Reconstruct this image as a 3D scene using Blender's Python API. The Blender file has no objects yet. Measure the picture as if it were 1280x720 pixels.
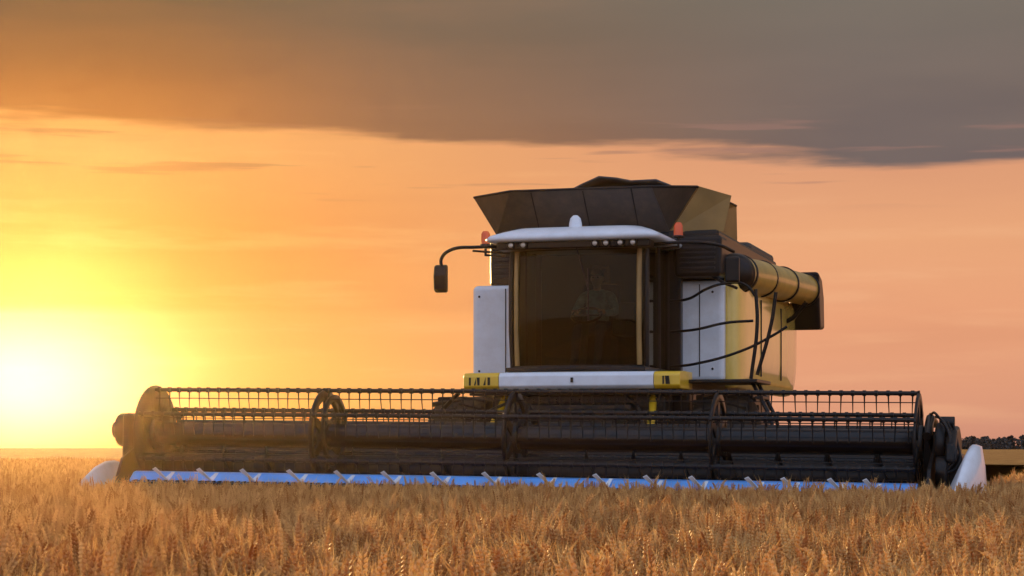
import bpy, bmesh, math, random
from mathutils import Vector, Matrix, Euler
R=random.Random(7)
sc=bpy.context.scene
col=sc.collection
rad=math.radians
try:
    sc.view_settings.view_transform='Standard'; sc.view_settings.look='None'; sc.view_settings.exposure=0
except Exception: pass

# ---------------------------------------------------------------- materials
def lin(c):
    return tuple(((v/255)/12.92 if v/255<=0.04045 else ((v/255+0.055)/1.055)**2.4) for v in c)+(1,)
def mat(name,c,rough=.5,metal=0,var=.15,scale=3.0,dust=0.0,coat=0,bump=0.0,spec=None):
    m=bpy.data.materials.new(name); m.use_nodes=True
    nt=m.node_tree; b=nt.nodes['Principled BSDF']
    tc=nt.nodes.new('ShaderNodeTexCoord')
    n=nt.nodes.new('ShaderNodeTexNoise'); n.inputs['Scale'].default_value=scale; n.inputs['Detail'].default_value=6
    nt.links.new(tc.outputs['Object'],n.inputs['Vector'])
    mr=nt.nodes.new('ShaderNodeMapRange'); mr.inputs[1].default_value=.3; mr.inputs[2].default_value=.7
    mr.inputs[3].default_value=1-var; mr.inputs[4].default_value=1+var
    nt.links.new(n.outputs[0],mr.inputs[0])
    mx=nt.nodes.new('ShaderNodeMix'); mx.data_type='RGBA'; mx.blend_type='MULTIPLY'; mx.inputs[0].default_value=1
    mx.inputs[6].default_value=(*c,1)
    nt.links.new(mr.outputs[0],mx.inputs[7])
    out=mx.outputs[2]
    if dust>0:
        n2=nt.nodes.new('ShaderNodeTexNoise'); n2.inputs['Scale'].default_value=scale*2.3; n2.inputs['Detail'].default_value=8; n2.inputs['Roughness'].default_value=.7
        nt.links.new(tc.outputs['Object'],n2.inputs['Vector'])
        m2=nt.nodes.new('ShaderNodeMapRange'); m2.inputs[1].default_value=.45; m2.inputs[2].default_value=.78
        m2.inputs[3].default_value=dust*.12; m2.inputs[4].default_value=dust
        nt.links.new(n2.outputs[0],m2.inputs[0])
        mx2=nt.nodes.new('ShaderNodeMix'); mx2.data_type='RGBA'
        mx2.inputs[7].default_value=(.36,.25,.14,1)
        nt.links.new(m2.outputs[0],mx2.inputs[0]); nt.links.new(out,mx2.inputs[6]); out=mx2.outputs[2]
        mr3=nt.nodes.new('ShaderNodeMapRange'); mr3.inputs[3].default_value=rough; mr3.inputs[4].default_value=min(1,rough+.45)
        nt.links.new(m2.outputs[0],mr3.inputs[0]); nt.links.new(mr3.outputs[0],b.inputs['Roughness'])
    else: b.inputs['Roughness'].default_value=rough
    nt.links.new(out,b.inputs['Base Color'])
    b.inputs['Metallic'].default_value=metal
    if spec is not None: b.inputs['Specular IOR Level'].default_value=spec
    b.inputs['Coat Weight'].default_value=coat; b.inputs['Coat Roughness'].default_value=.08
    if bump>0:
        bp=nt.nodes.new('ShaderNodeBump'); bp.inputs['Strength'].default_value=bump; bp.inputs['Distance'].default_value=.02
        nt.links.new(n.outputs[0],bp.inputs['Height']); nt.links.new(bp.outputs[0],b.inputs['Normal'])
    return m
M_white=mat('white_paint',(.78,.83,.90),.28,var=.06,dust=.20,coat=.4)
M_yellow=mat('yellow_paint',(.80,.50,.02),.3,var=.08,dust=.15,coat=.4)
M_gold=mat('golden_side_panel',(.90,.62,.12),.22,var=.08,dust=.12,coat=.8)  # one golden base colour for the side panel
M_black=mat('black_paint',(.005,.005,.006),.34,var=.2,dust=.025,spec=.28)
M_steel=mat('dark_steel',(.009,.009,.010),.38,metal=0,var=.3,dust=.04,spec=.3)
M_tube=mat('reel_tube_black',(.004,.0045,.006),.26,var=.2,dust=.012,spec=.4)
M_rub=mat('tyre_rubber',(.015,.014,.013),.8,var=.2,dust=.2,spec=.2)
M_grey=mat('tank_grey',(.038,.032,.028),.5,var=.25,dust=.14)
M_brown=mat('warm_lit_bronze',(.34,.21,.07),.4,metal=.2,var=.2,dust=.2)  # warm light on the tank side and glass edges put into the colour
M_auger=mat('auger_yellow',(.62,.38,.06),.3,metal=.1,var=.2,dust=.2,coat=.3)
M_blue=mat('cutter_bar_blue_reflection',(.12,.40,.92),.28,metal=.1,var=.15,dust=.06)  # bluish reflection along the bar painted as its base colour
M_light=mat('lamp_glass',(.8,.8,.78),.1,metal=.6,var=.05)
M_orange=mat('beacon_orange',(.85,.12,.03),.2,var=.05)
M_int=mat('cab_interior',(.025,.03,.03),.7)
M_seat=mat('seat_fabric',(.025,.025,.03),.9)
M_shirt=mat('shirt_cloth',(.13,.20,.22),.9,var=.35,scale=14)
M_skin=mat('skin',(.24,.13,.09),.6,var=.05)
M_jeans=mat('trouser_cloth',(.03,.045,.08),.9)
M_hair=mat('hair',(.02,.015,.012),.8)
M_grain=mat('grain',(.16,.10,.05),.9,var=.4,scale=30,bump=.6)
M_tarp=mat('tarp',(.05,.045,.045),.7,var=.3,bump=.5)

def glass():
    m=bpy.data.materials.new('tinted_glass'); m.use_nodes=True; nt=m.node_tree; nt.nodes.clear()
    o=nt.nodes.new('ShaderNodeOutputMaterial'); t=nt.nodes.new('ShaderNodeBsdfTransparent'); g=nt.nodes.new('ShaderNodeBsdfGlossy')
    t.inputs[0].default_value=(.26,.33,.27,1); g.inputs['Roughness'].default_value=.03; g.inputs[0].default_value=(.8,.75,.6,1)
    f=nt.nodes.new('ShaderNodeFresnel'); f.inputs[0].default_value=1.30
    mx=nt.nodes.new('ShaderNodeMixShader')
    nt.links.new(f.outputs[0],mx.inputs[0]); nt.links.new(t.outputs[0],mx.inputs[1]); nt.links.new(g.outputs[0],mx.inputs[2]); nt.links.new(mx.outputs[0],o.inputs[0])
    return m
M_glass=glass()

# ---------------------------------------------------------------- mesh helpers
def obj(name,me,parent=None,m=None,smooth=False):
    o=bpy.data.objects.new(name,me); col.objects.link(o)
    if parent: o.parent=parent
    if m: me.materials.append(m)
    if smooth:
        for p in me.polygons: p.use_smooth=True
    return o
def empty(name,loc=(0,0,0),rot=(0,0,0),parent=None):
    e=bpy.data.objects.new(name,None); col.objects.link(e); e.location=loc; e.rotation_euler=rot
    if parent:e.parent=parent
    e.empty_display_size=.2
    return e
def mesh(name,vs,fs,parent=None,m=None,smooth=False,bev=0,seg=2):
    me=bpy.data.meshes.new(name); me.from_pydata([tuple(v) for v in vs],[],fs); me.update()
    bm=bmesh.new(); bm.from_mesh(me); bmesh.ops.recalc_face_normals(bm,faces=bm.faces); bm.to_mesh(me); bm.free()
    o=obj(name,me,parent,m,smooth)
    if bev>0:
        md=o.modifiers.new('b','BEVEL'); md.width=bev; md.segments=seg; md.limit_method='ANGLE'; md.angle_limit=rad(30)
    return o
def box(name,x,y,z,m,parent,bev=.01,seg=2,smooth=False):
    vs=[(a,b,c) for c in z for b in y for a in x]
    fs=[(0,1,3,2),(4,6,7,5),(0,4,5,1),(2,3,7,6),(0,2,6,4),(1,5,7,3)]
    return mesh(name,vs,fs,parent,m,smooth,bev,seg)
def tube(name,pts,r,m,parent,smooth=False,res=3):
    cu=bpy.data.curves.new(name,'CURVE'); cu.dimensions='3D'; cu.bevel_depth=r; cu.bevel_resolution=res; cu.use_fill_caps=True
    if smooth:
        s=cu.splines.new('BEZIER'); s.bezier_points.add(len(pts)-1)
        for p,q in zip(s.bezier_points,pts): p.co=q; p.handle_left_type=p.handle_right_type='AUTO'
        cu.resolution_u=8
    else:
        s=cu.splines.new('POLY'); s.points.add(len(pts)-1)
        for p,q in zip(s.points,pts): p.co=(*q,1)
    cu.materials.append(m)
    o=bpy.data.objects.new(name,cu); col.objects.link(o); o.parent=parent
    return o
def lathe(name,prof,c,m,parent,seg=48,axis='X',close=False):
    vs=[];fs=[];n=len(prof)
    for i in range(seg):
        a=2*math.pi*i/seg
        for r,t in prof:
            p=(t,r*math.cos(a),r*math.sin(a)) if axis=='X' else ((r*math.cos(a),r*math.sin(a),t) if axis=='Z' else (r*math.cos(a),t,r*math.sin(a)))
            vs.append((c[0]+p[0],c[1]+p[1],c[2]+p[2]))
    for i in range(seg):
        j=(i+1)%seg
        for k in range(n-1): fs.append((i*n+k,i*n+k+1,j*n+k+1,j*n+k))
        if close: fs.append((i*n+n-1,i*n,j*n,j*n+n-1))
    return mesh(name,vs,fs,parent,m,True)
def cylx(name,x0,x1,r,y,z,m,parent,seg=32):
    return lathe(name,[(0.001,x0),(r*.97,x0),(r,x0+.01),(r,x1-.01),(r*.97,x1),(0.001,x1)],(0,y,z),m,parent,seg)
def prismx(name,prof,x0,x1,m,parent,bev=.01,seg=2):
    n=len(prof); vs=[(x0,a,b) for a,b in prof]+[(x1,a,b) for a,b in prof]
    fs=[tuple(range(n)),tuple(range(2*n-1,n-1,-1))]+[(i,(i+1)%n,n+(i+1)%n,n+i) for i in range(n)]
    return mesh(name,vs,fs,parent,m,False,bev,seg)
def rrect(x0,x1,y0,y1,r,n=6):
    pts=[]
    for cx,cy,a0 in ((x1-r,y0+r,-90),(x1-r,y1-r,0),(x0+r,y1-r,90),(x0+r,y0+r,180)):
        for i in range(n+1):
            a=rad(a0+90*i/n); pts.append((cx+r*math.cos(a),cy+r*math.sin(a)))
    return pts
def loft(name,rings,m,parent,smooth=True):
    n=len(rings[0]); vs=[p for r in rings for p in r]; fs=[]
    for k in range(len(rings)-1):
        for i in range(n):
            j=(i+1)%n; fs.append((k*n+i,k*n+j,(k+1)*n+j,(k+1)*n+i))
    fs.append(tuple(range(n-1,-1,-1))); fs.append(tuple((len(rings)-1)*n+i for i in range(n)))
    return mesh(name,vs,fs,parent,m,smooth)

# ---------------------------------------------------------------- combine
YAW=rad(16)
ORG=Vector((0.8,26,0))
C=empty('combine_harvester',ORG,(0,0,-YAW))
# --- main body
box('body_shell',(-1.82,1.60),(1.5,7.2),(1.98,3.3),M_white,C,.07,4)
box('body_lower_frame',(-1.3,1.3),(.7,7.0),(1.05,1.97),M_black,C,.03)
box('upper_housing',(-1.62,1.5),(1.65,6.6),(3.302,3.98),M_black,C,.04)
box('engine_deck',(-1.5,1.4),(4.8,7.0),(3.3,4.12),M_grey,C,.06)
# front panel seams and vents
for x in (-1.35,1.28): box('panel_seam',(x-.006,x+.006),(1.49,1.505),(2.05,3.25),M_black,C,0)
for i in range(7): box('vent_slat',(-1.55,-1.15),(1.62,1.66),(3.40+i*.075,3.44+i*.075),M_steel,C,.005)
for x,z in ((-1.72,2.15),(-1.72,3.15),(-1.2,2.15),(-1.2,3.15),(1.45,2.15),(1.45,3.15)):
    lathe('panel_bolt',[(.001,1.488),(.014,1.489),(.016,1.50)],(x,0,z),M_steel,C,12,'Y')
# cab rear wall gap
box('cab_rear_post',(.90,1.06),(1.35,1.495),(2.0,3.95),M_black,C,.015)
box('cab_rear_post',(-1.06,-.90),(1.35,1.495),(2.0,3.95),M_black,C,.015)
# side bulged golden panel (rounded rear)
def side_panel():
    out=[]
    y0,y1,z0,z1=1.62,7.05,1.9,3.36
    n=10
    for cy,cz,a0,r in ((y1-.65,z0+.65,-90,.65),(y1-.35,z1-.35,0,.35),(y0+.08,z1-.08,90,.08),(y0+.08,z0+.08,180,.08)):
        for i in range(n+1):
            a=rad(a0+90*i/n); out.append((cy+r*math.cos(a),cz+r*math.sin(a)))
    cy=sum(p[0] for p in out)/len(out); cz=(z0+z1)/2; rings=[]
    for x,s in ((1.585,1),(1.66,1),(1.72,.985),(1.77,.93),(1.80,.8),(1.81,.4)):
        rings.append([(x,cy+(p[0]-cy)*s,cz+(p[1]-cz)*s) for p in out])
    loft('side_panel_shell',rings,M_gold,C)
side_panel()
for y in (3.2,5.0): box('side_panel_gap',(1.802,1.822),(y-.01,y+.01),(2.1,3.15),M_black,C,0)
# --- platform under cab (bumper)
def bump(name,x0,x1,m):
    f=lambda x:-.34+.16*(x/1.4)**2
    N=10; rings=[]
    for i in range(N+1):
        x=x0+(x1-x0)*i/N; y=f(x)
        prof=[(y+.05,1.85),(y,1.89),(y,2.02),(y+.04,2.06),(y+.3,2.075),(.6,2.075),(.6,1.85)]
        rings.append([(x,a,b) for a,b in prof])
    o=loft(name,rings,m,C,False); md=o.modifiers.new('b','BEVEL'); md.width=.012; md.segments=2; md.limit_method='ANGLE'
bump('bumper_white',-.93,1.04,M_white)
bump('bumper_yellow_end',-1.42,-.934,M_yellow)
bump('bumper_yellow_end',1.044,1.36,M_yellow)
def decal(x,w,sl,z0=1.905,z1=2.005):
    yy=-.34+.16*(x/1.4)**2-.006
    vs=[(x,yy,z0),(x+w,yy,z0),(x+w+sl,yy,z1),(x+sl,yy,z1)]; vs+=[(a,b+.03,c) for a,b,c in vs]
    mesh('decal_mark',vs,[(0,1,2,3),(4,7,6,5),(0,4,5,1),(1,5,6,2),(2,6,7,3),(3,7,4,0)],C,M_black)
for x,w,s_ in ((-1.34,.045,.0),(-1.27,.02,.03),(-1.22,.055,-.01),(-1.14,.03,.03),(-1.08,.045,.0),(1.15,.02,.0),(1.19,.05,-.01)): decal(x,w,s_)
box('bumper_shadow_gap',(-1.36,1.3),(-.12,.5),(1.78,1.849),M_black,C,.01)
prismx('badge',[(-.36,1.93),(-.36,1.99),(-.3,1.99),(-.3,1.93)],.02,.05,M_black,C,0)
# --- cab
box('cab_floor',(-.9,.9),(-.08,1.49),(2.077,2.13),M_black,C,.01)
box('cab_back_wall',(-.88,.88),(1.42,1.49),(2.13,3.66),M_int,C,.01)
def yfront(x): return -.16+.28*(abs(x)/.87)**2.4
N=24
vs=[];fs=[]
for i in range(N+1):
    x=-.86+1.72*i/N
    for k,(z,dy) in enumerate(((2.13,.06),(2.6,.0),(3.2,.0),(3.68,.05))): vs.append((x,yfront(x)+dy,z))
for i in range(N):
    for k in range(3): a=i*4+k; fs.append((a,a+4,a+5,a+1))
mesh('windscreen',vs,fs,C,M_glass,True)
for s in (-1,1):
    mesh('side_window',[(s*.875,.16,2.14),(s*.875,1.40,2.14),(s*.875,1.40,3.66),(s*.875,.16,3.66)],[(0,1,2,3)],C,M_glass)
    tube('front_pillar',[(s*.865,.17,2.1),(s*.875,.12,2.6),(s*.875,.12,3.2),(s*.865,.16,3.68)],.035,M_black,C)
    tube('door_pillar',[(s*.88,.85,2.1),(s*.88,.80,3.68)],.022,M_black,C)
    tube('rear_pillar',[(s*.88,1.42,2.1),(s*.88,1.42,3.68)],.05,M_black,C)
    tube('pillar_gold_reflection',[(s*.79,.10,2.16),(s*.79,.06,2.6),(s*.79,.06,3.2),(s*.79,.10,3.62)],.034,M_brown,C)  # added tubes coloured as the gold reflections along the windscreen edges
tube('windscreen_sill',[(x,yfront(x)+.05,2.125) for x in [-.86+1.72*i/12 for i in range(13)]],.03,M_black,C)
tube('windscreen_header',[(x,yfront(x)+.04,3.67) for x in [-.86+1.72*i/12 for i in range(13)]],.035,M_black,C)
tube('wiper_arm',[(.05,yfront(.05)-.02,3.62),(.2,yfront(.2)-.03,3.1)],.008,M_black,C)
tube('wiper_blade',[(.2,yfront(.2)-.025,3.35),(.2,yfront(.2)-.02,2.7)],.010,M_black,C)
# roof
rg=[]
for z,e,r in ((3.69,-.03,.10),(3.70,.03,.14),(3.735,.05,.16),(3.775,.02,.18),(3.83,-.10,.22),(3.88,-.24,.25),(3.905,-.45,.25),(3.915,-.7,.2)):
    rg.append([(a,b,z) for a,b in rrect(-1.06-e,1.06+e,-.30-e,1.62+e*.5,r)])
loft('cab_roof',rg,M_white,C)
box('roof_light_bar',(-.98,.98),(-.20,.1),(3.60,3.695),M_black,C,.02)
for x in (-.78,-.62,.30,.44,.62,.78):
    lathe('work_light',[(.001,-.25),(.04,-.25),(.055,-.235),(.055,-.19)],(x,0,3.65),M_black,C,20,'Y')
    lathe('work_light_lens',[(.001,-.258),(.028,-.255),(.032,-.249)],(x,0,3.65),M_light,C,16,'Y')
lathe('gps_dome',[(.001,.16),(.03,.155),(.065,.12),(.08,.06),(.085,0)],(-.07,.25,3.90),M_white,C,24,'Z')
for x,y,z in ((-1.30,.4,3.74),(1.18,.6,3.80)):
    lathe('beacon',[(.001,.17),(.035,.165),(.055,.13),(.06,.02),(.06,0)],(x,y,z),M_orange,C,20,'Z')
    lathe('beacon_base',[(.001,-.03),(.07,-.03),(.07,.0),(.001,.005)],(x,y,z),M_black,C,20,'Z')
    tube('beacon_bracket',[(x,y,z-.03),(x,y,z-.14),(x*.8,y,z-.16)],.02,M_black,C)
# mirrors
tube('mirror_arm',[(-.95,.1,3.66),(-1.3,-.05,3.66),(-1.62,-.12,3.62),(-1.72,-.14,3.52),(-1.72,-.14,3.40)],.022,M_black,C,True)
tube('mirror_arm_brace',[(-.95,.3,3.60),(-1.35,.0,3.62)],.014,M_black,C)
prismx('mirror_left',[(-.10,3.08),(-.17,3.11),(-.19,3.30),(-.16,3.43),(-.10,3.45)],-1.82,-1.64,M_black,C,.03,3)
tube('mirror_arm_right',[(.95,.2,3.66),(1.4,.25,3.68),(1.7,.5,3.66),(1.85,.8,3.6)],.022,M_black,C,True)
prismx('mirror_right',[(.85,3.2),(.78,3.22),(.78,3.52),(.85,3.55)],1.74,1.92,M_black,C,.02,3)
box('air_intake_housing',(1.0,1.62),(1.2,1.64),(3.33,3.86),M_black,C,.05,3)
for i in range(6): box('intake_slat',(1.08,1.54),(1.18,1.20),(3.42+i*.065,3.45+i*.065),M_steel,C,.004)
# interior
box('seat_base',(-.2,.3),(.62,1.1),(2.13,2.56),M_seat,C,.05,3)
box('seat_back',(-.2,.3),(1.08,1.22),(2.5,3.25),M_seat,C,.06,3)
box('seat_headrest',(-.08,.18),(1.08,1.2),(3.27,3.5),M_seat,C,.05,3)
tube('steering_column',[(.05,.12,2.13),(.05,.33,2.78)],.045,M_int,C)
sw=lathe('steering_wheel',[(.19+.018*math.cos(rad(t)),.018*math.sin(rad(t))) for t in range(0,360,45)],(0,0,0),M_black,C,32,'Z',True)
sw.location=(.05,.35,2.80); sw.rotation_euler=(rad(32),0,0)
tube('wheel_spoke',[(-.13,.35,2.8),(.23,.35,2.8)],.014,M_black,C)
box('armrest_console',(.34,.52),(.5,1.1),(2.55,2.75),M_int,C,.04)
box('monitor',(.46,.68),(.35,.40),(2.72,2.95),M_black,C,.02)
# --- grain tank with flared extensions
bz,tz=3.98,4.50
B=[(-1.5,1.62,bz),(.85,1.62,bz),(1.30,4.2,bz),(-1.5,4.2,bz)]
T=[(-1.18,1.12,tz),(.72,1.12,tz),(1.22,1.62,tz+.04),(1.34,3.9,tz+.04),(.9,4.6,tz),(-1.2,4.6,tz),(-1.88,4.2,tz+.02),(-1.88,1.8,tz+.02)]
def plate(name,pts,m,t=.02):
    o=mesh(name,pts,[tuple(range(len(pts)))],C,m); md=o.modifiers.new('s','SOLIDIFY'); md.thickness=t; md.offset=0; return o
plate('tank_front_flap',[B[0],B[1],T[1],T[0]],M_grey)
plate('tank_corner_gusset',[B[1],T[2],T[1]],M_grey)
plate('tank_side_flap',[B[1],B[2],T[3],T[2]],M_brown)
plate('tank_corner_gusset',[B[2],T[4],T[3]],M_grey)
plate('tank_rear_flap',[B[2],B[3],T[5],T[4]],M_grey)
plate('tank_corner_gusset',[B[3],T[6],T[5]],M_grey)
plate('tank_side_flap_far',[B[3],B[0],T[7],T[6]],M_grey)
plate('tank_corner_gusset',[B[0],T[0],T[7]],M_grey)
tube('tank_rim',[T[7],T[0],T[1],T[2],T[3]],.018,M_black,C)
for x in (-.9,-.2,.45): tube('tank_rib',[(x,1.60,bz+.02),(x,1.13,tz-.02)],.012,M_black,C)
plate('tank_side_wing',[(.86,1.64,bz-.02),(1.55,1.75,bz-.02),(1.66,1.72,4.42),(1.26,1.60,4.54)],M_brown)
# heap
vs=[];fs=[];NX,NY=28,20
for i in range(NX+1):
    for j in range(NY+1):
        u=i/NX*2-1; v=j/NY*2-1
        h=max(0,1-u*u)**.8*max(0,1-v*v)**.6
        z=4.28+.34*h+.09*math.sin(3*u+1)*h+R.uniform(-.012,.012)
        vs.append((-.25+1.15*u,2.9+1.25*v,z))
for i in range(NX):
    for j in range(NY): a=i*(NY+1)+j; fs.append((a,a+1,a+NY+2,a+NY+1))
mesh('grain_heap',vs,fs,C,M_grain,True)
tube('tank_cover_bow',[(-1.15,2.6,4.45),(-.85,2.6,4.60),(-.5,2.6,4.76),(-.25,2.6,4.82),(.1,2.6,4.76),(.45,2.6,4.76),(.8,2.6,4.62),(1.05,2.6,4.5)],.02,M_tarp,C,True)
vs=[];fs=[]
prof=[(-1.1,4.46),(-.8,4.60),(-.55,4.72),(-.3,4.82),(-.05,4.79),(.15,4.745),(.5,4.75),(.75,4.64),(1.0,4.5)]
for k,y in enumerate((2.45,2.8,3.2)):
    for x,z in prof: vs.append((x,y,z+(.02,.0,-.05)[k]))
for k in range(2):
    for i in range(len(prof)-1): a=k*len(prof)+i; fs.append((a,a+1,a+len(prof)+1,a+len(prof)))
o=mesh('tank_tarp',vs,fs,C,M_tarp,True); md=o.modifiers.new('s','SOLIDIFY'); md.thickness=.03
# --- unloading auger
tube('unloading_auger_tube',[(1.66,1.95,3.42),(1.78,3.0,3.45),(1.95,6.5,3.53)],.235,M_auger,C,res=10)
for t in (.02,.3,.62,.97):
    y=1.95+t*4.55; x=1.70+.25*t; z=3.42+.11*t
    lathe('auger_band',[(.24,-.05),(.258,-.05),(.258,.05),(.24,.05)],(x,y,z),M_black,C,32,'Y')
lathe('auger_elbow',[(.001,-.26),(.15,-.25),(.24,-.16),(.27,0),(.25,.2)],(1.66,1.95,3.42),M_black,C,32,'Y')
prismx('auger_spout',[(6.35,3.80),(6.75,3.72),(6.98,3.45),(7.05,2.95),(6.55,2.92),(6.45,3.25)],1.74,2.18,M_black,C,.05,3)
tube('auger_cradle',[(1.6,5.6,2.9),(1.9,5.6,3.05),(2.1,5.6,3.28)],.035,M_black,C)
tube('hydraulic_hose',[(1.3,1.4,3.5),(1.55,1.3,3.3),(1.75,1.6,3.2)],.02,M_black,C,True)
# --- platform, rails, ladder
box('side_platform',(1.1,2.22),(.35,1.45),(1.93,1.975),M_black,C,.01)
tube('handrail',[(.95,1.2,3.02),(1.2,1.15,3.04),(1.45,1.1,3.16),(1.66,1.1,3.22),(1.95,1.1,3.2),(2.08,1.1,3.05)],.018,M_black,C,True)
tube('handrail',[(.95,1.2,2.62),(1.3,1.1,2.64),(1.7,1.1,2.72),(2.05,1.1,2.74)],.018,M_black,C,True)
tube('handrail',[(.96,1.2,2.17),(1.3,1.1,2.2),(1.9,1.1,2.36),(2.3,1.1,2.55),(2.48,1.1,2.66)],.018,M_black,C,True)
tube('ladder_rail',[(2.08,1.1,3.14),(2.1,1.1,2.7),(2.02,1.1,2.0)],.024,M_black,C,True)
tube('ladder_rail',[(2.34,1.1,3.1),(2.28,1.1,2.7),(2.10,1.1,2.05)],.024,M_black,C,True)
tube('ladder_stringer',[(2.1,.7,1.95),(2.35,.6,1.5),(2.5,.5,.8)],.025,M_black,C)
tube('ladder_stringer',[(2.1,1.15,1.95),(2.35,1.05,1.5),(2.5,.95,.8)],.025,M_black,C)
for t in (.1,.4,.7,1.0):
    box('ladder_step',(2.12+.35*t,2.22+.35*t),(.58,1.1),(1.85-1.0*t-.02,1.85-1.0*t+.02),M_steel,C,.005)
tube('front_frame_bar',[(-1.6,.2,1.82),(-1.9,.4,1.6),(-2.0,.5,1.3)],.03,M_black,C)
for s in (-1,1):
    tube('lift_strut',[(s*.95,.2,1.8),(s*1.05,-.6,1.1)],.05,M_yellow,C)
# chassis grille behind reel
box('chassis_grille',(-.85,1.1),(.1,.65),(1.2,1.78),M_black,C,.02)
for i in range(20): box('grille_bar',(-.8+i*.1,-.775+i*.1),(.06,.10),(1.25,1.74),M_steel,C,.004)
for z in (1.35,1.5,1.65): box('grille_crossbar',(-.84,1.09),(.04,.059),(z-.012,z+.012),M_steel,C,.004)
# feeder house
prismx('feeder_house',[(.4,1.25),(.4,1.75),(-1.55,1.32),(-1.55,.68),(-1.0,.7)],-.75,.75,M_black,C,.03)
for i in range(5): box('feeder_rib',(-.76,.76),(-1.3+i*.35,-1.26+i*.35),(1.36+i*.077,1.42+i*.077),M_steel,C,.005)
tube('hydraulic_line',[(-.6,.2,1.8),(-.9,-.6,1.6),(-1.0,-1.5,1.35)],.02,M_black,C,True)
tube('hydraulic_line',[(.6,.2,1.8),(.9,-.5,1.62),(1.2,-1.5,1.35)],.02,M_black,C,True)
tube('lift_cylinder',[(-.5,.5,.9),(-.5,-1.2,.75)],.06,M_steel,C)
tube('lift_cylinder',[(.5,.5,.9),(.5,-1.2,.75)],.06,M_steel,C)
# wheels
def wheel(name,cx,cy,r,w):
    h=w/2
    lathe(name+'_tyre',[(r*.55,-h*.8),(r*.72,-h),(r*.88,-h*.98),(r*.95,-h*.85),(r*.965,-h*.5),(r*.965,h*.5),(r*.95,h*.85),(r*.88,h*.98),(r*.72,h),(r*.55,h*.8)],(cx,cy,r),M_rub,C,64)
    lathe(name+'_rim',[(.001,-h*.2),(r*.2,-h*.25),(r*.3,-h*.1),(r*.5,-h*.3),(r*.56,-h*.8),(r*.56,h*.8),(r*.5,h*.3),(r*.3,h*.1),(r*.2,h*.25),(.001,h*.2)],(cx,cy,r),M_yellow,C,48)
    vs=[];fs=[];L=22
    for i in range(L*2):
        s=-1 if i%2 else 1
        a=2*math.pi*i/(L*2)
        for (t,da) in ((0.0,0),(h*.95,.16)):
            for rr in (r*.94,r*1.0):
                for d in (-.035,.035):
                    aa=a+da+d
                    vs.append((cx+s*t,cy+rr*math.cos(aa),r+rr*math.sin(aa)))
        b=i*8
        fs+= [(b,b+1,b+3,b+2),(b+4,b+6,b+7,b+5),(b,b+4,b+5,b+1),(b+2,b+3,b+7,b+6),(b,b+2,b+6,b+4),(b+1,b+5,b+7,b+3)]
    mesh(name+'_lugs',vs,fs,C,M_rub,False,.008)
for s in (-1,1):
    wheel('front_wheel',s*1.72,.95,.90,.74)
    wheel('rear_wheel',s*1.45,5.6,.62,.5)
box('front_axle',(-1.4,1.4),(.8,1.1),(.75,1.05),M_steel,C,.03)
box('rear_axle',(-1.3,1.3),(5.5,5.7),(.55,.75),M_steel,C,.03)
box('straw_hood',(-1.2,1.2),(6.6,8.0),(1.2,2.9),M_grey,C,.15,4)

# ---------------------------------------------------------------- header
H=empty('header',(-.1,-2.4,0),(0,.0122,0),C)
HW=4.5; AZ=1.24; RR=.525
prismx('header_back_wall',[(.75,.60),(.82,.60),(.86,1.36),(.78,1.36)],-HW-.12,HW+.12,M_black,H,.01)
tube('header_top_beam',[(-HW-.1,.84,1.37),(HW+.1,.84,1.37)],.05,M_steel,H,res=5)
cylx('header_back_tube',-HW,HW,.115,.60,.98,M_tube,H)
prismx('header_floor',[(-.62,.655),(-.62,.67),(.1,.60),(.8,.62),(.8,.58),(.1,.57)],-HW-.1,HW+.1,M_steel,H,.004)
# intake auger w/ flight
cylx('intake_auger',-HW,HW,.17,.32,.84,M_steel,H)
vs=[];fs=[];k=0
turn=.55
for side in (-1,1):
    n=int((HW-.6)/turn*16); base=len(vs)
    for i in range(n+1):
        a=side*2*math.pi*i/16; x=side*(.6+turn*i/16)
        for r in (.16,.28): vs.append((x,.32+r*math.cos(a),.84+r*math.sin(a)))
    for i in range(n): fs.append((base+i*2,base+i*2+1,base+i*2+3,base+i*2+2))
mesh('auger_flighting',vs,fs,H,M_steel)
# knife bar: steel sheet with a blue reflection put into its colour + guards
prismx('cutter_bar',[(-.60,.672),(-.60,.70),(-.50,.785),(-.42,.80),(-.42,.672)],-HW-.05,HW+.05,M_blue,H,.006)
vs=[];fs=[]
for i in range(118):
    x=-HW+.04+i*.0762; b=len(vs)
    vs+=[(x-.018,-.60,.675),(x+.018,-.60,.675),(x-.018,-.60,.70),(x+.018,-.60,.70),(x,-.73,.685)]
    fs+=[(b,b+1,b+4),(b+2,b+4,b+3),(b,b+4,b+2),(b+1,b+3,b+4)]
mesh('knife_guards',vs,fs,H,M_steel)
for i,x in enumerate([-4.0,-3.45,-2.9,-2.35,-1.75,-1.2,-.62,-.05,.55,1.2,1.8,2.3,2.9,3.3,3.8,4.2]):
    xx=x+R.uniform(-.05,.05)
    mesh('crop_lifter',[(xx-.02,-.50,.79),(xx+.02,-.50,.79),(xx-.05,-.62,.72),(xx-.0,-.62,.70),(xx-.16,-.72,.83),(xx-.12,-.72,.85)],
        [(0,1,3,2),(2,3,5,4)],H,M_white).modifiers.new('s','SOLIDIFY').thickness=.012
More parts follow.
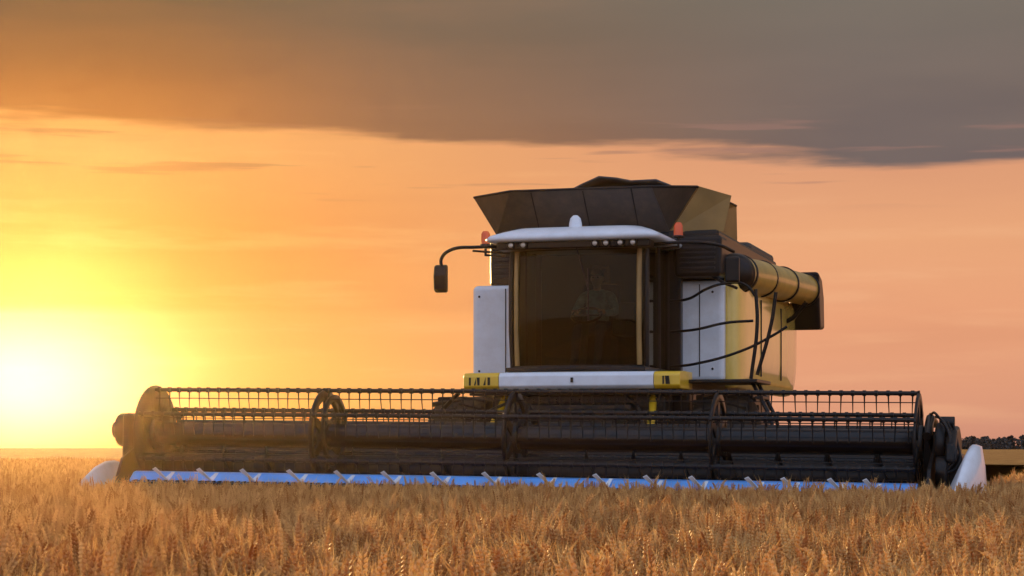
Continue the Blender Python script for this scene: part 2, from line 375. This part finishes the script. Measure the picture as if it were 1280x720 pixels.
# reel
cylx('reel_tube',-HW,HW,.135,0,AZ,M_tube,H,40)
vsT=[];fsT=[]
for k in range(6):
    a=rad(90+60*k+4); by=RR*math.cos(a); bzz=AZ+RR*math.sin(a)
    cylx('reel_bat',-HW,HW,.024,by,bzz,M_steel,H,12)
    n=70
    for i in range(n+1):
        x=-HW+.06+i*(2*HW-.12)/n+R.uniform(-.006,.006); L=.24+R.uniform(-.012,.012)
        b=len(vsT); r=.0065; dx=R.uniform(-.012,.012); dy=.035+R.uniform(-.01,.01)
        for (cz,oy,ox,rr) in ((0,0,0,.010),(-L*.5,dy*.3,dx*.5,r),(-L,dy,dx,r*.7)):
            for q in range(4):
                qa=math.pi/2*q; vsT.append((x+ox+rr*math.cos(qa),by+oy+rr*math.sin(qa),bzz-.01+cz))
        for s in range(2):
            for q in range(4): fsT.append((b+s*4+q,b+s*4+(q+1)%4,b+s*4+4+(q+1)%4,b+s*4+4+q))
        b=len(vsT)
        for dx2 in (-.018,.018):
            for q in range(6):
                qa=math.pi/3*q; vsT.append((x+dx2,by+.036*math.cos(qa),bzz+.036*math.sin(qa)))
        for q in range(6): fsT.append((b+q,b+(q+1)%6,b+6+(q+1)%6,b+6+q))
        fsT.append(tuple(b+q for q in range(6))); fsT.append(tuple(b+11-q for q in range(6)))
mesh('reel_tines',vsT,fsT,H,M_steel)
for k in range(6):
    a=rad(90+60*k+4); 
    tube('reel_tie_rod',[(-HW,(RR-.10)*math.cos(a),AZ+(RR-.10)*math.sin(a)),(HW,(RR-.10)*math.cos(a),AZ+(RR-.10)*math.sin(a))],.006,M_steel,H)
def spider(x,big=False):
    for k in range(6):
        a=rad(90+60*k+4); c,s=math.cos(a),math.sin(a)
        w0,w1=.07,.035
        px,pz=-s,c
        pts=[]
        for xx in (x-.012,x+.012):
            for rr,w in ((.10,w0),(RR+.03,w1)):
                for sg in (-1,1): pts.append((xx,rr*c+sg*w*px,AZ+rr*s+sg*w*pz))
        mesh('reel_spider_arm',pts,[(0,1,3,2),(4,6,7,5),(0,4,5,1),(2,3,7,6),(0,2,6,4),(1,5,7,3)],H,M_black,False,.004)
    ri=RR-.11 if not big else .20
    ro=RR+.005 if not big else RR+.05
    lathe('reel_ring',[(ri,-.012),(ro,-.012),(ro,.012),(ri,.012)],(x,0,AZ),M_black,H,36,close=True)
    lathe('reel_hub',[(.13,-.05),(.18,-.05),(.18,.05),(.13,.05)],(x,0,AZ),M_steel,H,24,close=True)
for x in (-2.33,-.02,2.32): spider(x)
for x in (-2.26,):
    lathe('reel_cam_ring',[(.34,-.01),(.42,-.01),(.42,.01),(.34,.01)],(x,.10,AZ+.06),M_steel,H,36,close=True)
for x in (-HW-.01,HW+.01): spider(x,x<0)
# end structures
for s in (-1,1):
    X=s*(HW+.17)
    prismx('header_end_sheet',[(-.75,.62),(-.55,.95),(-.1,1.12),(.5,1.42),(.86,1.42),(.86,.58),(-.6,.58)],X-.02,X+.02,M_black,H,.008)
    tube('reel_arm',[(X-s*.06,.85,1.45),(X-s*.06,.3,1.50),(X-s*.06,-.15,1.30)],.05,M_black,H)
    tube('reel_cylinder',[(X-s*.02,.75,.95),(X-s*.06,.1,1.38)],.035,M_steel,H)
tube('reel_arm_mid',[(-.02,.85,1.42),(-.02,.5,1.60),(-.02,.0,1.26)],.045,M_black,H)
# left end pulleys
cylx('drive_pulley',-4.96,-4.84,.20,.0,1.28,M_steel,H,28)
cylx('drive_hub',-5.04,-4.94,.10,.0,1.28,M_black,H,20)
box('drive_guard',(-4.84,-4.70),(-.25,.5),(.85,1.48),M_black,H,.06,3)
cylx('drive_motor',-4.90,-4.72,.12,.2,.95,M_steel,H,20)
# right end gear: belts, motors, hoses
cylx('drive_pulley',4.70,4.80,.23,.05,1.22,M_steel,H,28)
cylx('drive_pulley',4.72,4.84,.17,-.25,.92,M_black,H,28)
cylx('drive_motor',4.72,4.88,.07,.15,1.45,M_steel,H,20)
box('gearbox',(4.72,4.98),(-.1,.45),(.72,1.12),M_black,H,.04,3)
prismx('drive_guard',[(-.4,1.02),(-.36,1.22),(-.1,1.38),(.3,1.42),(.6,1.30),(.6,1.02)],4.82,4.93,M_black,H,.04,3)
for i in range(5):
    tube('hydraulic_hose',[(4.6+.07*i,.4-.12*i,1.55-.03*i),(4.72+.05*i,-.1,1.52-.06*i),(4.86+.02*i,-.3,1.3-.08*i),(4.8,-.35,.9)],.014,M_black,H,True)
for i in range(9):
    a=rad(40*i); box('bolt_block',(4.80,4.84),(.05+.16*math.cos(a)-.02,.05+.16*math.cos(a)+.02),(1.22+.16*math.sin(a)-.02,1.22+.16*math.sin(a)+.02),M_steel,H,.004)
# crop dividers: pointed wedge shells
def divider(s,m,k):
    X=s*5.05
    rings=[]
    for y,w,z0,z1,sh in ((.55,.12,.62,1.06,.03),(.1,.16,.60,1.22,.03),(-.2,.18,.58,1.22,.0),(-.5,.17,.56,1.12,-.03),(-.85,.12,.55,.90,-.07),(-1.15,.05,.55,.70,-.10),(-1.3,.015,.55,.59,-.12)):
        z1=z0+(z1-z0)*k; w=w*k
        cx=X+sh*s
        ring=[(cx-s*w*a,y,z0+b_) for a,b_ in ((1.35,0),(1.25,.05),(.55,(z1-z0)*.55),(-.05,z1-z0-.03),(-.25,z1-z0),(-.6,z1-z0-.02),(-.85,(z1-z0)*.6),(-1,.05),(-1,0))]
        rings.append(ring)
    o=loft('crop_divider',rings,m,H,True)
divider(1,M_white,1)
divider(-1,M_white,.5)

# ---------------------------------------------------------------- driver
D=empty('driver',ORG,(0,0,-YAW))
def skin(name,verts,edges,radii,m,root=0,sub=2,parent=D):
    me=bpy.data.meshes.new(name); me.from_pydata(verts,edges,[]); o=obj(name,me,parent,m)
    md=o.modifiers.new('skin','SKIN'); md.use_smooth_shade=True
    for i,r in enumerate(radii):
        sv=me.skin_vertices[0].data[i]; sv.radius=r if isinstance(r,tuple) else (r,r); sv.use_root=(i==root)
    s=o.modifiers.new('sub','SUBSURF'); s.levels=sub; s.render_levels=sub
    return o
cx=.05
tv=[(cx,.93,2.66),(cx,.96,2.82),(cx,.95,3.0),(cx,.94,3.10),(cx,.93,3.17),
    (cx-.18,.94,3.08),(cx-.27,.80,2.86),(cx-.17,.57,2.84),(cx+.18,.94,3.08),(cx+.28,.80,2.86),(cx+.19,.57,2.84)]
skin('torso_and_sleeves',tv,[(0,1),(1,2),(2,3),(3,4),(3,5),(5,6),(6,7),(3,8),(8,9),(9,10)],
     [(.17,.13),(.16,.12),(.18,.12),(.12,.09),.06,.075,.055,.04,.075,.055,.04],M_shirt)
lv=[(cx,.92,2.62),(cx-.1,.85,2.63),(cx-.15,.45,2.64),(cx-.15,.32,2.25),(cx-.15,.18,2.17),(cx+.1,.85,2.63),(cx+.15,.45,2.64),(cx+.15,.32,2.25),(cx+.15,.18,2.17)]
skin('legs',lv,[(0,1),(1,2),(2,3),(3,4),(0,5),(5,6),(6,7),(7,8)],[.13,.1,.07,.05,.04,.1,.07,.05,.04],M_jeans)
for s in (-1,1):
    wx=cx+s*.175
    skin('hand',[(wx,.56,2.84),(wx,.50,2.85),(wx,.46,2.86)],[(0,1),(1,2)],[.028,(.04,.02),(.04,.018)],M_skin)
    for f in range(4):
        fx=wx-.03+f*.02; L=(.03,.036,.034,.027)[f]
        skin('finger',[(fx,.465,2.86),(fx,.465-L,2.875),(fx,.45-L,2.845),(fx,.465-L,2.825)],[(0,1),(1,2),(2,3)],[.010,.009,.009,.008],M_skin,sub=1)
    skin('thumb',[(wx-s*.03,.50,2.85),(wx-s*.055,.475,2.86),(wx-s*.055,.45,2.85)],[(0,1),(1,2)],[.012,.010,.009],M_skin,sub=1)
def headmesh():
    bm=bmesh.new(); bmesh.ops.create_uvsphere(bm,u_segments=32,v_segments=24,radius=1)
    for v in bm.verts:
        x,y,z=v.co
        w=.078*(1-.22*max(0,-z)); d=.098; h=.118
        X,Y,Z=x*w,y*d,z*h
        if y<0:
            if abs(x)<.18 and -.35<z<.15: Y-=.022*(1-abs(x)/.18)*(1-(z+.35)/.5+.2)
            if .05<z<.28 and .2<abs(x)<.55: Y+=.010
            if z<-.75: Y-=.012
            if -.58<z<-.48 and abs(x)<.35: Y+=.005
        v.co=(X,Y,Z)
    me=bpy.data.meshes.new('head'); bm.to_mesh(me); bm.free()
    o=obj('head',me,D,M_skin,True); o.location=(cx,.90,3.30); return o
headmesh()
skin('neck',[(cx,.93,3.13),(cx,.915,3.24)],[(0,1)],[.055,.052],M_skin)
for s in (-1,1):
    lathe('ear',[(.001,-.01),(.022,-.006),(.028,.004),(.001,.01)],(cx+s*.078,.91,3.30),M_skin,D,16,'X')
    lathe('eye',[(.001,-.006),(.008,-.004),(.012,.004)],(cx+s*.03,.815,3.315),M_black,D,12,'Y')
bm=bmesh.new(); bmesh.ops.create_uvsphere(bm,u_segments=28,v_segments=18,radius=1)
for v in bm.verts: v.co=(v.co.x*.086,v.co.y*.106,max(v.co.z,-.05)*.10)
me=bpy.data.meshes.new('cap'); bm.to_mesh(me); bm.free(); o=obj('cap',me,D,M_hair,True); o.location=(cx,.91,3.345)
mesh('cap_peak',[(cx-.07,.82,3.35),(cx+.07,.82,3.35),(cx+.06,.74,3.335),(cx,.725,3.335),(cx-.06,.74,3.335)],[(0,1,2,3,4)],D,M_hair).modifiers.new('s','SOLIDIFY').thickness=.006

# ---------------------------------------------------------------- ground
def gmat(name,c1,c2,scale,bump=.5):
    m=bpy.data.materials.new(name); m.use_nodes=True; nt=m.node_tree; b=nt.nodes['Principled BSDF']; b.inputs['Roughness'].default_value=.95
    b.inputs['Specular IOR Level'].default_value=.02
    tc=nt.nodes.new('ShaderNodeTexCoord'); n=nt.nodes.new('ShaderNodeTexNoise'); n.inputs['Scale'].default_value=scale; n.inputs['Detail'].default_value=8; n.inputs['Roughness'].default_value=.7
    nt.links.new(tc.outputs['Object'],n.inputs['Vector'])
    cr=nt.nodes.new('ShaderNodeValToRGB'); cr.color_ramp.elements[0].position=.35; cr.color_ramp.elements[1].position=.65
    cr.color_ramp.elements[0].color=(*c1,1); cr.color_ramp.elements[1].color=(*c2,1)
    nt.links.new(n.outputs[0],cr.inputs[0]); nt.links.new(cr.outputs[0],b.inputs['Base Color'])
    bp=nt.nodes.new('ShaderNodeBump'); bp.inputs['Strength'].default_value=bump; bp.inputs['Distance'].default_value=.1
    nt.links.new(n.outputs[0],bp.inputs['Height']); nt.links.new(bp.outputs[0],b.inputs['Normal'])
    return m
M_soil=gmat('soil_and_straw',(.14,.08,.035),(.28,.17,.07),2.0)
mesh('ground',[(-6000,-300,0),(6000,-300,0),(6000,9000,0),(-6000,9000,0)],[(0,1,2,3)],None,M_soil)

# ---------------------------------------------------------------- wheat
def wheat_mat(name,c1,c2,tr):
    m=bpy.data.materials.new(name); m.use_nodes=True; nt=m.node_tree; nt.nodes.clear()
    o=nt.nodes.new('ShaderNodeOutputMaterial'); d=nt.nodes.new('ShaderNodeBsdfPrincipled'); t=nt.nodes.new('ShaderNodeBsdfTranslucent')
    d.inputs['Roughness'].default_value=.5; d.inputs['Specular IOR Level'].default_value=.4
    oi=nt.nodes.new('ShaderNodeObjectInfo'); at=nt.nodes.new('ShaderNodeAttribute'); at.attribute_name='tone'
    a=nt.nodes.new('ShaderNodeMath'); a.operation='MULTIPLY_ADD'; a.inputs[1].default_value=.3; nt.links.new(oi.outputs['Random'],a.inputs[0]); nt.links.new(at.outputs['Fac'],a.inputs[2])
    b=nt.nodes.new('ShaderNodeMapRange'); b.inputs[1].default_value=.0; b.inputs[2].default_value=1.3; nt.links.new(a.outputs[0],b.inputs[0])
    mx=nt.nodes.new('ShaderNodeMix'); mx.data_type='RGBA'; mx.inputs[6].default_value=(*c1,1); mx.inputs[7].default_value=(*c2,1)
    nt.links.new(b.outputs[0],mx.inputs[0]); nt.links.new(mx.outputs[2],d.inputs['Base Color']); nt.links.new(mx.outputs[2],t.inputs[0])
    ms=nt.nodes.new('ShaderNodeMixShader'); ms.inputs[0].default_value=tr
    nt.links.new(d.outputs[0],ms.inputs[1]); nt.links.new(t.outputs[0],ms.inputs[2]); nt.links.new(ms.outputs[0],o.inputs[0])
    return m
M_ear=wheat_mat('wheat_ear',(.50,.20,.04),(1.0,.74,.32),.55)
M_stalk=wheat_mat('wheat_stalk',(.20,.08,.02),(.62,.32,.09),.5)
def proto(idx,size=.42,count=34):
    rr=random.Random(100+idx)
    vs=[];fs=[];mi=[];tone=[]
    def tri(p0,p1,w,k):
        d=(p1-p0).normalized(); s=d.cross(Vector((rr.uniform(-1,1),rr.uniform(-1,1),.1))).normalized()*w
        b=len(vs); vs.extend([p0-s,p0+s,p1]); fs.append((b,b+1,b+2)); mi.append(k)
    for _ in range(count):
        x,y=rr.uniform(-size/2,size/2),rr.uniform(-size/2,size/2); f0=len(fs); tn=rr.random()
        h=rr.gauss(.53,.045); la=rr.uniform(0,6.283); lm=abs(rr.gauss(0,.05))
        lean=Vector((math.cos(la),math.sin(la),0))*lm
        p=[Vector((x,y,0)),Vector((x,y,h*.5))+lean*.3,Vector((x,y,h))+lean]
        prev=None
        for q,pt in enumerate(p):
            r=(.0028,.0024,.0018)[q]; b=len(vs)
            for t in range(3): vs.append(pt+Vector((r*math.cos(t*2.094),r*math.sin(t*2.094),0)))
            if prev is not None:
                for t in range(3): fs.append((prev+t,prev+(t+1)%3,b+(t+1)%3,b+t)); mi.append(1)
            prev=b
        EL=rr.uniform(.09,.13); bend=rr.uniform(0,1.1)**1.5
        ex=Vector((math.cos(la),math.sin(la),0)); pt=p[2].copy(); ang=lm*1.2; K=7
        for q in range(K):
            ang+=bend/K
            dr=(ex*math.sin(ang)+Vector((0,0,1))*math.cos(ang)).normalized()
            side=dr.cross(Vector((math.sin(la*3+1),math.cos(la*3+1),.05))).normalized()
            c=pt+dr*(EL/K)*.5
            w=.0115*(.75+.5*math.sin(math.pi*(q+.7)/K))
            for sg in (-1,1):
                cc=c+side*sg*w*.8+dr*(.003*sg); up=dr*(EL/K*.85)+side*sg*.005; s2=side*w*.6; s3=dr.cross(side)*w*.75
                b=len(vs); vs.extend([cc-up*.6,cc+s2,cc+s3,cc-s2,cc-s3,cc+up*.9])
                for u in range(4):
                    fs.append((b,b+1+(u+1)%4,b+1+u)); fs.append((b+5,b+1+u,b+1+(u+1)%4)); mi.extend([0,0])
                if rr.random()<.6:
                    aw=rr.uniform(.04,.08)
                    tri(cc+up*.5,cc+dr*aw+side*sg*aw*.28+Vector((rr.uniform(-1,1),rr.uniform(-1,1),0))*.006,.0012,0)
            pt+=dr*(EL/K)
        for _l in range(rr.choice((1,1,2))):
            z0=rr.uniform(.22,.46)*h/.55; a=rr.uniform(0,6.28); dv=Vector((math.cos(a),math.sin(a),0)); L=rr.uniform(.10,.20)
            base=Vector((x,y,0))+lean*(z0/h)**2+Vector((0,0,z0)); side=Vector((-dv.y,dv.x,0))*.006
            m1=base+dv*L*.5+Vector((0,0,rr.uniform(.02,.06))); e=base+dv*L+Vector((0,0,rr.uniform(-.10,.03)))
            b=len(vs); vs.extend([base-side*.5,base+side*.5,m1+side,m1-side,e]); fs.extend([(b,b+1,b+2,b+3),(b+3,b+2,b+4)]); mi.extend([1,1])
        tone.extend([tn]*(len(fs)-f0))
    me=bpy.data.meshes.new('wheat_clump'); me.from_pydata([tuple(v) for v in vs],[],fs)
    me.materials.append(M_ear); me.materials.append(M_stalk); me.polygons.foreach_set('material_index',mi)
    at=me.attributes.new('tone','FLOAT','FACE'); at.data.foreach_set('value',tone); me.update()
    return bpy.data.objects.new('wheat_clump',me)
pc=bpy.data.collections.new('wheat_clumps')
for i in range(12): pc.objects.link(proto(i))
ca,sa=math.cos(YAW),math.sin(YAW)
def local(X,Y):
    dx,dy=X-ORG.x,Y-ORG.y
    return dx*ca-dy*sa, dx*sa+dy*ca
pts=[]
Y=-1.0
while Y<80:
    st=.31 if Y<26 else (.42 if Y<45 else .6)
    w=.33*max(Y,0)+3.5; X=-w
    while X<w:
        x,y=X+R.uniform(-.1,.1),Y+R.uniform(-.1,.1)
        lx,ly=local(x,y); X+=st
        if -5.35<lx<5.1 and ly>-3.12: continue
        if (x*x+y*y)<1.0: continue
        pts.append((x,y,0))
    Y+=st
wm=bpy.data.meshes.new('wheat_field'); wm.from_pydata(pts,[],[])
wf=obj('wheat_field',wm)
ng=bpy.data.node_groups.new('wheat_scatter','GeometryNodeTree')
ng.interface.new_socket('Geometry',in_out='INPUT',socket_type='NodeSocketGeometry')
ng.interface.new_socket('Geometry',in_out='OUTPUT',socket_type='NodeSocketGeometry')
gi=ng.nodes.new('NodeGroupInput'); go=ng.nodes.new('NodeGroupOutput'); ip=ng.nodes.new('GeometryNodeInstanceOnPoints'); ci=ng.nodes.new('GeometryNodeCollectionInfo')
ci.inputs['Collection'].default_value=pc; ci.inputs['Separate Children'].default_value=True; ci.inputs['Reset Children'].default_value=True
def rv(t,a,b,seed):
    n=ng.nodes.new('FunctionNodeRandomValue'); n.data_type=t
    ii=[s for s in n.inputs if s.enabled]; ii[0].default_value=a; ii[1].default_value=b; n.inputs['Seed'].default_value=seed
    return [s for s in n.outputs if s.enabled][0]
ng.links.new(gi.outputs[0],ip.inputs['Points']); ng.links.new(ci.outputs[0],ip.inputs['Instance']); ip.inputs['Pick Instance'].default_value=True
ng.links.new(rv('INT',0,11,1),ip.inputs['Instance Index'])
ng.links.new(rv('FLOAT_VECTOR',(-.04,-.04,0),(.04,.04,6.283),2),ip.inputs['Rotation'])
ng.links.new(rv('FLOAT',.92,1.08,3),ip.inputs['Scale'])
ng.links.new(ip.outputs[0],go.inputs[0])
wf.modifiers.new('scatter','NODES').node_group=ng
# distant canopy of the same field: ridged surface so the low sun catches it like the near ears
M_can=gmat('wheat_canopy',(.26,.115,.035),(.50,.26,.08),1.3,1.0)
vs=[];fs=[]
Y=70.0;rows=[]
while Y<4500: rows.append(Y); Y*=1.018
for Y in rows:
    for i in range(41): vs.append(((i-20)/20*(Y*.6+60),Y,.53+R.uniform(-.05,.05)))
for j in range(len(rows)-1):
    for i in range(40): a=j*41+i; fs.append((a,a+1,a+42,a+41))
mesh('far_canopy',vs,fs,wf,M_can)

# ---------------------------------------------------------------- distant treeline
M_tree=mat('distant_foliage',(.055,.05,.045),.9,var=.4,scale=.4)
vs=[];fs=[]
def blob(X,Y,h,w):
    for _ in range(120):
        a=R.uniform(0,6.28); t=R.random()**.5; zz=R.uniform(.08,1)
        prof=math.sin(math.pi*min(1,zz*.75+.2))
        c=Vector((X+w*t*prof*math.cos(a),Y+w*t*prof*math.sin(a),h*zz))
        s=R.uniform(.3,.6)*(h/5)
        d1=Vector((R.uniform(-1,1),R.uniform(-1,1),R.uniform(-1,1))).normalized()*s; d2=d1.cross(Vector((R.uniform(-1,1),R.uniform(-1,1),R.uniform(-1,1)))).normalized()*s
        b=len(vs); vs.extend([c-d1-d2,c+d1-d2,c+d1+d2,c-d1+d2]); fs.append((b,b+1,b+2,b+3))
    b=len(vs); vs.extend([(X-.15,Y,0),(X+.15,Y,0),(X+.08,Y,h*.8),(X-.08,Y,h*.8)]); fs.append((b,b+1,b+2,b+3))
X=100
while X<420:
    blob(X,R.uniform(850,900),R.uniform(4.6,6.4)*(1+.12*math.sin(X*.06)),R.uniform(3.5,5.5)); X+=R.uniform(1.1,1.9)
mesh('distant_treeline',vs,fs,None,M_tree)

# ---------------------------------------------------------------- world
SAZ=rad(-12.8); SEL=rad(4.0)
w=bpy.data.worlds.new('World'); sc.world=w; w.use_nodes=True
nt=w.node_tree; nt.nodes.clear(); L=nt.links
def N_(t,**k):
    n=nt.nodes.new(t)
    for a,b in k.items(): setattr(n,a,b)
    return n
def mth(op,a,b=None,c=None,clamp=False):
    n=N_('ShaderNodeMath',operation=op); n.use_clamp=clamp
    for i,v in enumerate((a,b,c)):
        if v is None: continue
        if isinstance(v,(int,float)): n.inputs[i].default_value=v
        else: L.new(v,n.inputs[i])
    return n.outputs[0]
def sstep(v,a,b):
    n=N_('ShaderNodeMapRange',interpolation_type='SMOOTHSTEP')
    L.new(v,n.inputs[0]); n.inputs[1].default_value=a; n.inputs[2].default_value=b
    return n.outputs[0]
def mixc(f,a,b,bt='MIX'):
    n=N_('ShaderNodeMix',data_type='RGBA',blend_type=bt)
    n.clamp_factor=True
    if isinstance(f,(int,float)): n.inputs[0].default_value=f
    else: L.new(f,n.inputs[0])
    for i,v in ((6,a),(7,b)):
        if isinstance(v,tuple): n.inputs[i].default_value=v
        else: L.new(v,n.inputs[i])
    return n.outputs[2]
def ramp(v,stops,mx=.25):
    n=N_('ShaderNodeValToRGB'); L.new(mth('DIVIDE',v,mx),n.inputs[0]); e=n.color_ramp.elements
    while len(e)<len(stops): e.new(.5)
    for el,(p,c) in zip(e,stops): el.position=p/mx
    for el,(p,c) in zip(e,stops): el.color=lin(c)
    return n.outputs[0]
tc=N_('ShaderNodeTexCoord'); sp=N_('ShaderNodeSeparateXYZ'); L.new(tc.outputs['Generated'],sp.inputs[0])
x,y,z=sp.outputs
h=mth('MAXIMUM',mth('SQRT',mth('ADD',mth('MULTIPLY',x,x),mth('MULTIPLY',y,y))),.001)
v=mth('DIVIDE',z,h); u=mth('DIVIDE',x,h); fr=mth('DIVIDE',y,h)
def streak(su,sv,det=4,off=0):
    cb=N_('ShaderNodeCombineXYZ'); L.new(mth('MULTIPLY',u,su),cb.inputs[0]); L.new(mth('MULTIPLY',fr,su),cb.inputs[1]); L.new(mth('MULTIPLY_ADD',v,sv,off),cb.inputs[2])
    n=N_('ShaderNodeTexNoise'); n.inputs['Scale'].default_value=1; n.inputs['Detail'].default_value=det; n.inputs['Roughness'].default_value=.55
    L.new(cb.outputs[0],n.inputs['Vector']); return n.outputs[0]
n1=streak(8,75,5); n2=streak(4,28,3,3.7); n3=streak(9,150,3,5.3)
right=ramp(v,[(0,(200,138,120)),(.02,(216,150,122)),(.06,(230,158,120)),(.10,(232,164,120)),(.145,(216,150,114))])
left=ramp(v,[(0,(246,150,36)),(.035,(246,160,54)),(.068,(236,152,60)),(.10,(230,140,54)),(.145,(242,166,90))])
su=sstep(u,-.22,.14)
clear=mixc(su,left,right)
clear=mixc(mth('MULTIPLY',sstep(n2,.45,.72),.30),clear,mixc(su,lin((214,124,52)),lin((206,136,106))))
clear=mixc(mth('MULTIPLY',sstep(n1,.50,.75),.30),clear,mixc(su,lin((255,196,112)),lin((244,186,142))))
cr_=ramp(v,[(.13,(100,88,92)),(.17,(110,97,94)),(.215,(116,107,98))])
cm_=ramp(v,[(.13,(148,98,72)),(.17,(122,90,72)),(.215,(108,94,80))])
cl_=ramp(v,[(.13,(206,120,52)),(.17,(168,98,46)),(.215,(108,84,60))])
cloud=mixc(sstep(u,-.20,-.02),cl_,cm_); cloud=mixc(sstep(u,-.04,.18),cloud,cr_)
cloud=mixc(mth('MULTIPLY',sstep(n2,.35,.7),.25),cloud,mixc(su,lin((196,118,58)),lin((134,116,106))))
b=mth('MULTIPLY_ADD',u,-.045,.144)
mm=mth('SUBTRACT',mth('ADD',v,mth('ADD',mth('MULTIPLY',mth('SUBTRACT',n1,.5),.040),mth('MULTIPLY',mth('SUBTRACT',n2,.5),.018))),b)
cf=sstep(mm,-.005,.007)
sky=mixc(cf,clear,cloud)
wisp=mth('MULTIPLY',sstep(n3,.58,.68),mth('MULTIPLY',sstep(v,.11,.135),mth('SUBTRACT',1.0,sstep(v,.15,.17))))
sky=mixc(mth('MULTIPLY',wisp,.55),sky,mixc(su,lin((176,108,60)),lin((150,112,104))))
# sun glow (atmospheric scattering around the veiled sun)
du=mth('SUBTRACT',u,math.sin(SAZ)-.01); dv=mth('SUBTRACT',v,.030)
def gauss(a,bb):
    q=mth('ADD',mth('POWER',mth('ABSOLUTE',mth('DIVIDE',du,a)),2),mth('POWER',mth('ABSOLUTE',mth('DIVIDE',dv,bb)),2))
    return mth('MULTIPLY',mth('EXPONENT',mth('MULTIPLY',q,-1)),mth('GREATER_THAN',fr,0))
band=mth('SUBTRACT',1.0,mth('MULTIPLY',sstep(mth('ADD',v,mth('MULTIPLY',mth('SUBTRACT',n1,.5),.006)),.062,.069),.85))
g1=mth('MULTIPLY',gauss(.055,.030),mth('MULTIPLY',band,1.4)); g2=mth('MULTIPLY',gauss(.15,.040),mth('MULTIPLY',band,.50)); g3=mth('MULTIPLY',gauss(.20,.06),.03)
def sc_(c,f):
    n=N_('ShaderNodeVectorMath',operation='SCALE'); n.inputs[0].default_value=c; L.new(f,n.inputs['Scale']); return n.outputs[0]
def addv(a,bb):
    n=N_('ShaderNodeVectorMath',operation='ADD'); L.new(a,n.inputs[0]); L.new(bb,n.inputs[1]); return n.outputs[0]
sky=addv(addv(addv(sky,sc_((1.3,.95,.50),g1)),sc_((.7,.46,.18),g2)),sc_((.6,.26,.04),g3))
# overhead + opposite sky (cool dusk light)
over=mixc(sstep(fr,-.2,.6),(.55,.64,.84,1),(.26,.24,.27,1))
sky=mixc(sstep(v,.23,.6),sky,over)
anti=mixc(sstep(v,0,.5),(.78,.72,.78,1),(.60,.70,.96,1))
sky=mixc(mth('SUBTRACT',1.0,sstep(fr,-.45,.55)),sky,anti)
sky=mixc(sstep(mth('MULTIPLY',v,-1),0.0,.02),sky,(.25,.17,.10,1))
bg=N_('ShaderNodeBackground'); L.new(sky,bg.inputs[0]); bg.inputs[1].default_value=.98
st=N_('ShaderNodeTexSky'); st.sky_type='NISHITA'; st.sun_disc=False; st.sun_elevation=SEL; st.sun_rotation=SAZ
bg2=N_('ShaderNodeBackground'); L.new(st.outputs[0],bg2.inputs[0]); bg2.inputs[1].default_value=.004
ad=N_('ShaderNodeAddShader'); L.new(bg.outputs[0],ad.inputs[0]); L.new(bg2.outputs[0],ad.inputs[1])
o=N_('ShaderNodeOutputWorld'); L.new(ad.outputs[0],o.inputs[0])

# thin scattering volume added over the field to spread the low sun's glare
mv=bpy.data.materials.new('added_glare_haze'); mv.use_nodes=True; n_=mv.node_tree; n_.nodes.clear()
vo=n_.nodes.new('ShaderNodeOutputMaterial'); vsn=n_.nodes.new('ShaderNodeVolumeScatter')
vsn.inputs['Color'].default_value=(1,.74,.42,1); vsn.inputs['Density'].default_value=.00022; vsn.inputs['Anisotropy'].default_value=.93
n_.links.new(vsn.outputs[0],vo.inputs['Volume'])
box('added_glare_haze',(-80,80),(-20,50),(-.5,5.2),mv,None,0)

# sun
sl=bpy.data.lights.new('sun','SUN'); sl.energy=5.0; sl.angle=rad(.5); sl.color=(1,.60,.22)
so=bpy.data.objects.new('sun',sl); col.objects.link(so)
sd=Vector((math.sin(SAZ)*math.cos(SEL),math.cos(SAZ)*math.cos(SEL),math.sin(SEL)))
so.rotation_euler=sd.to_track_quat('Z','Y').to_euler(); so.location=(-10,60,20)

# camera
cd=bpy.data.cameras.new('camera'); co=bpy.data.objects.new('camera',cd); col.objects.link(co); sc.camera=co
co.location=(0,0,1.12); co.rotation_euler=(rad(90),0,0)
cd.sensor_width=36; cd.lens=2600/1280*36; cd.shift_y=200/1280; cd.clip_end=12000; cd.clip_start=.1
cd.dof.use_dof=True; cd.dof.focus_distance=24.0; cd.dof.aperture_fstop=16
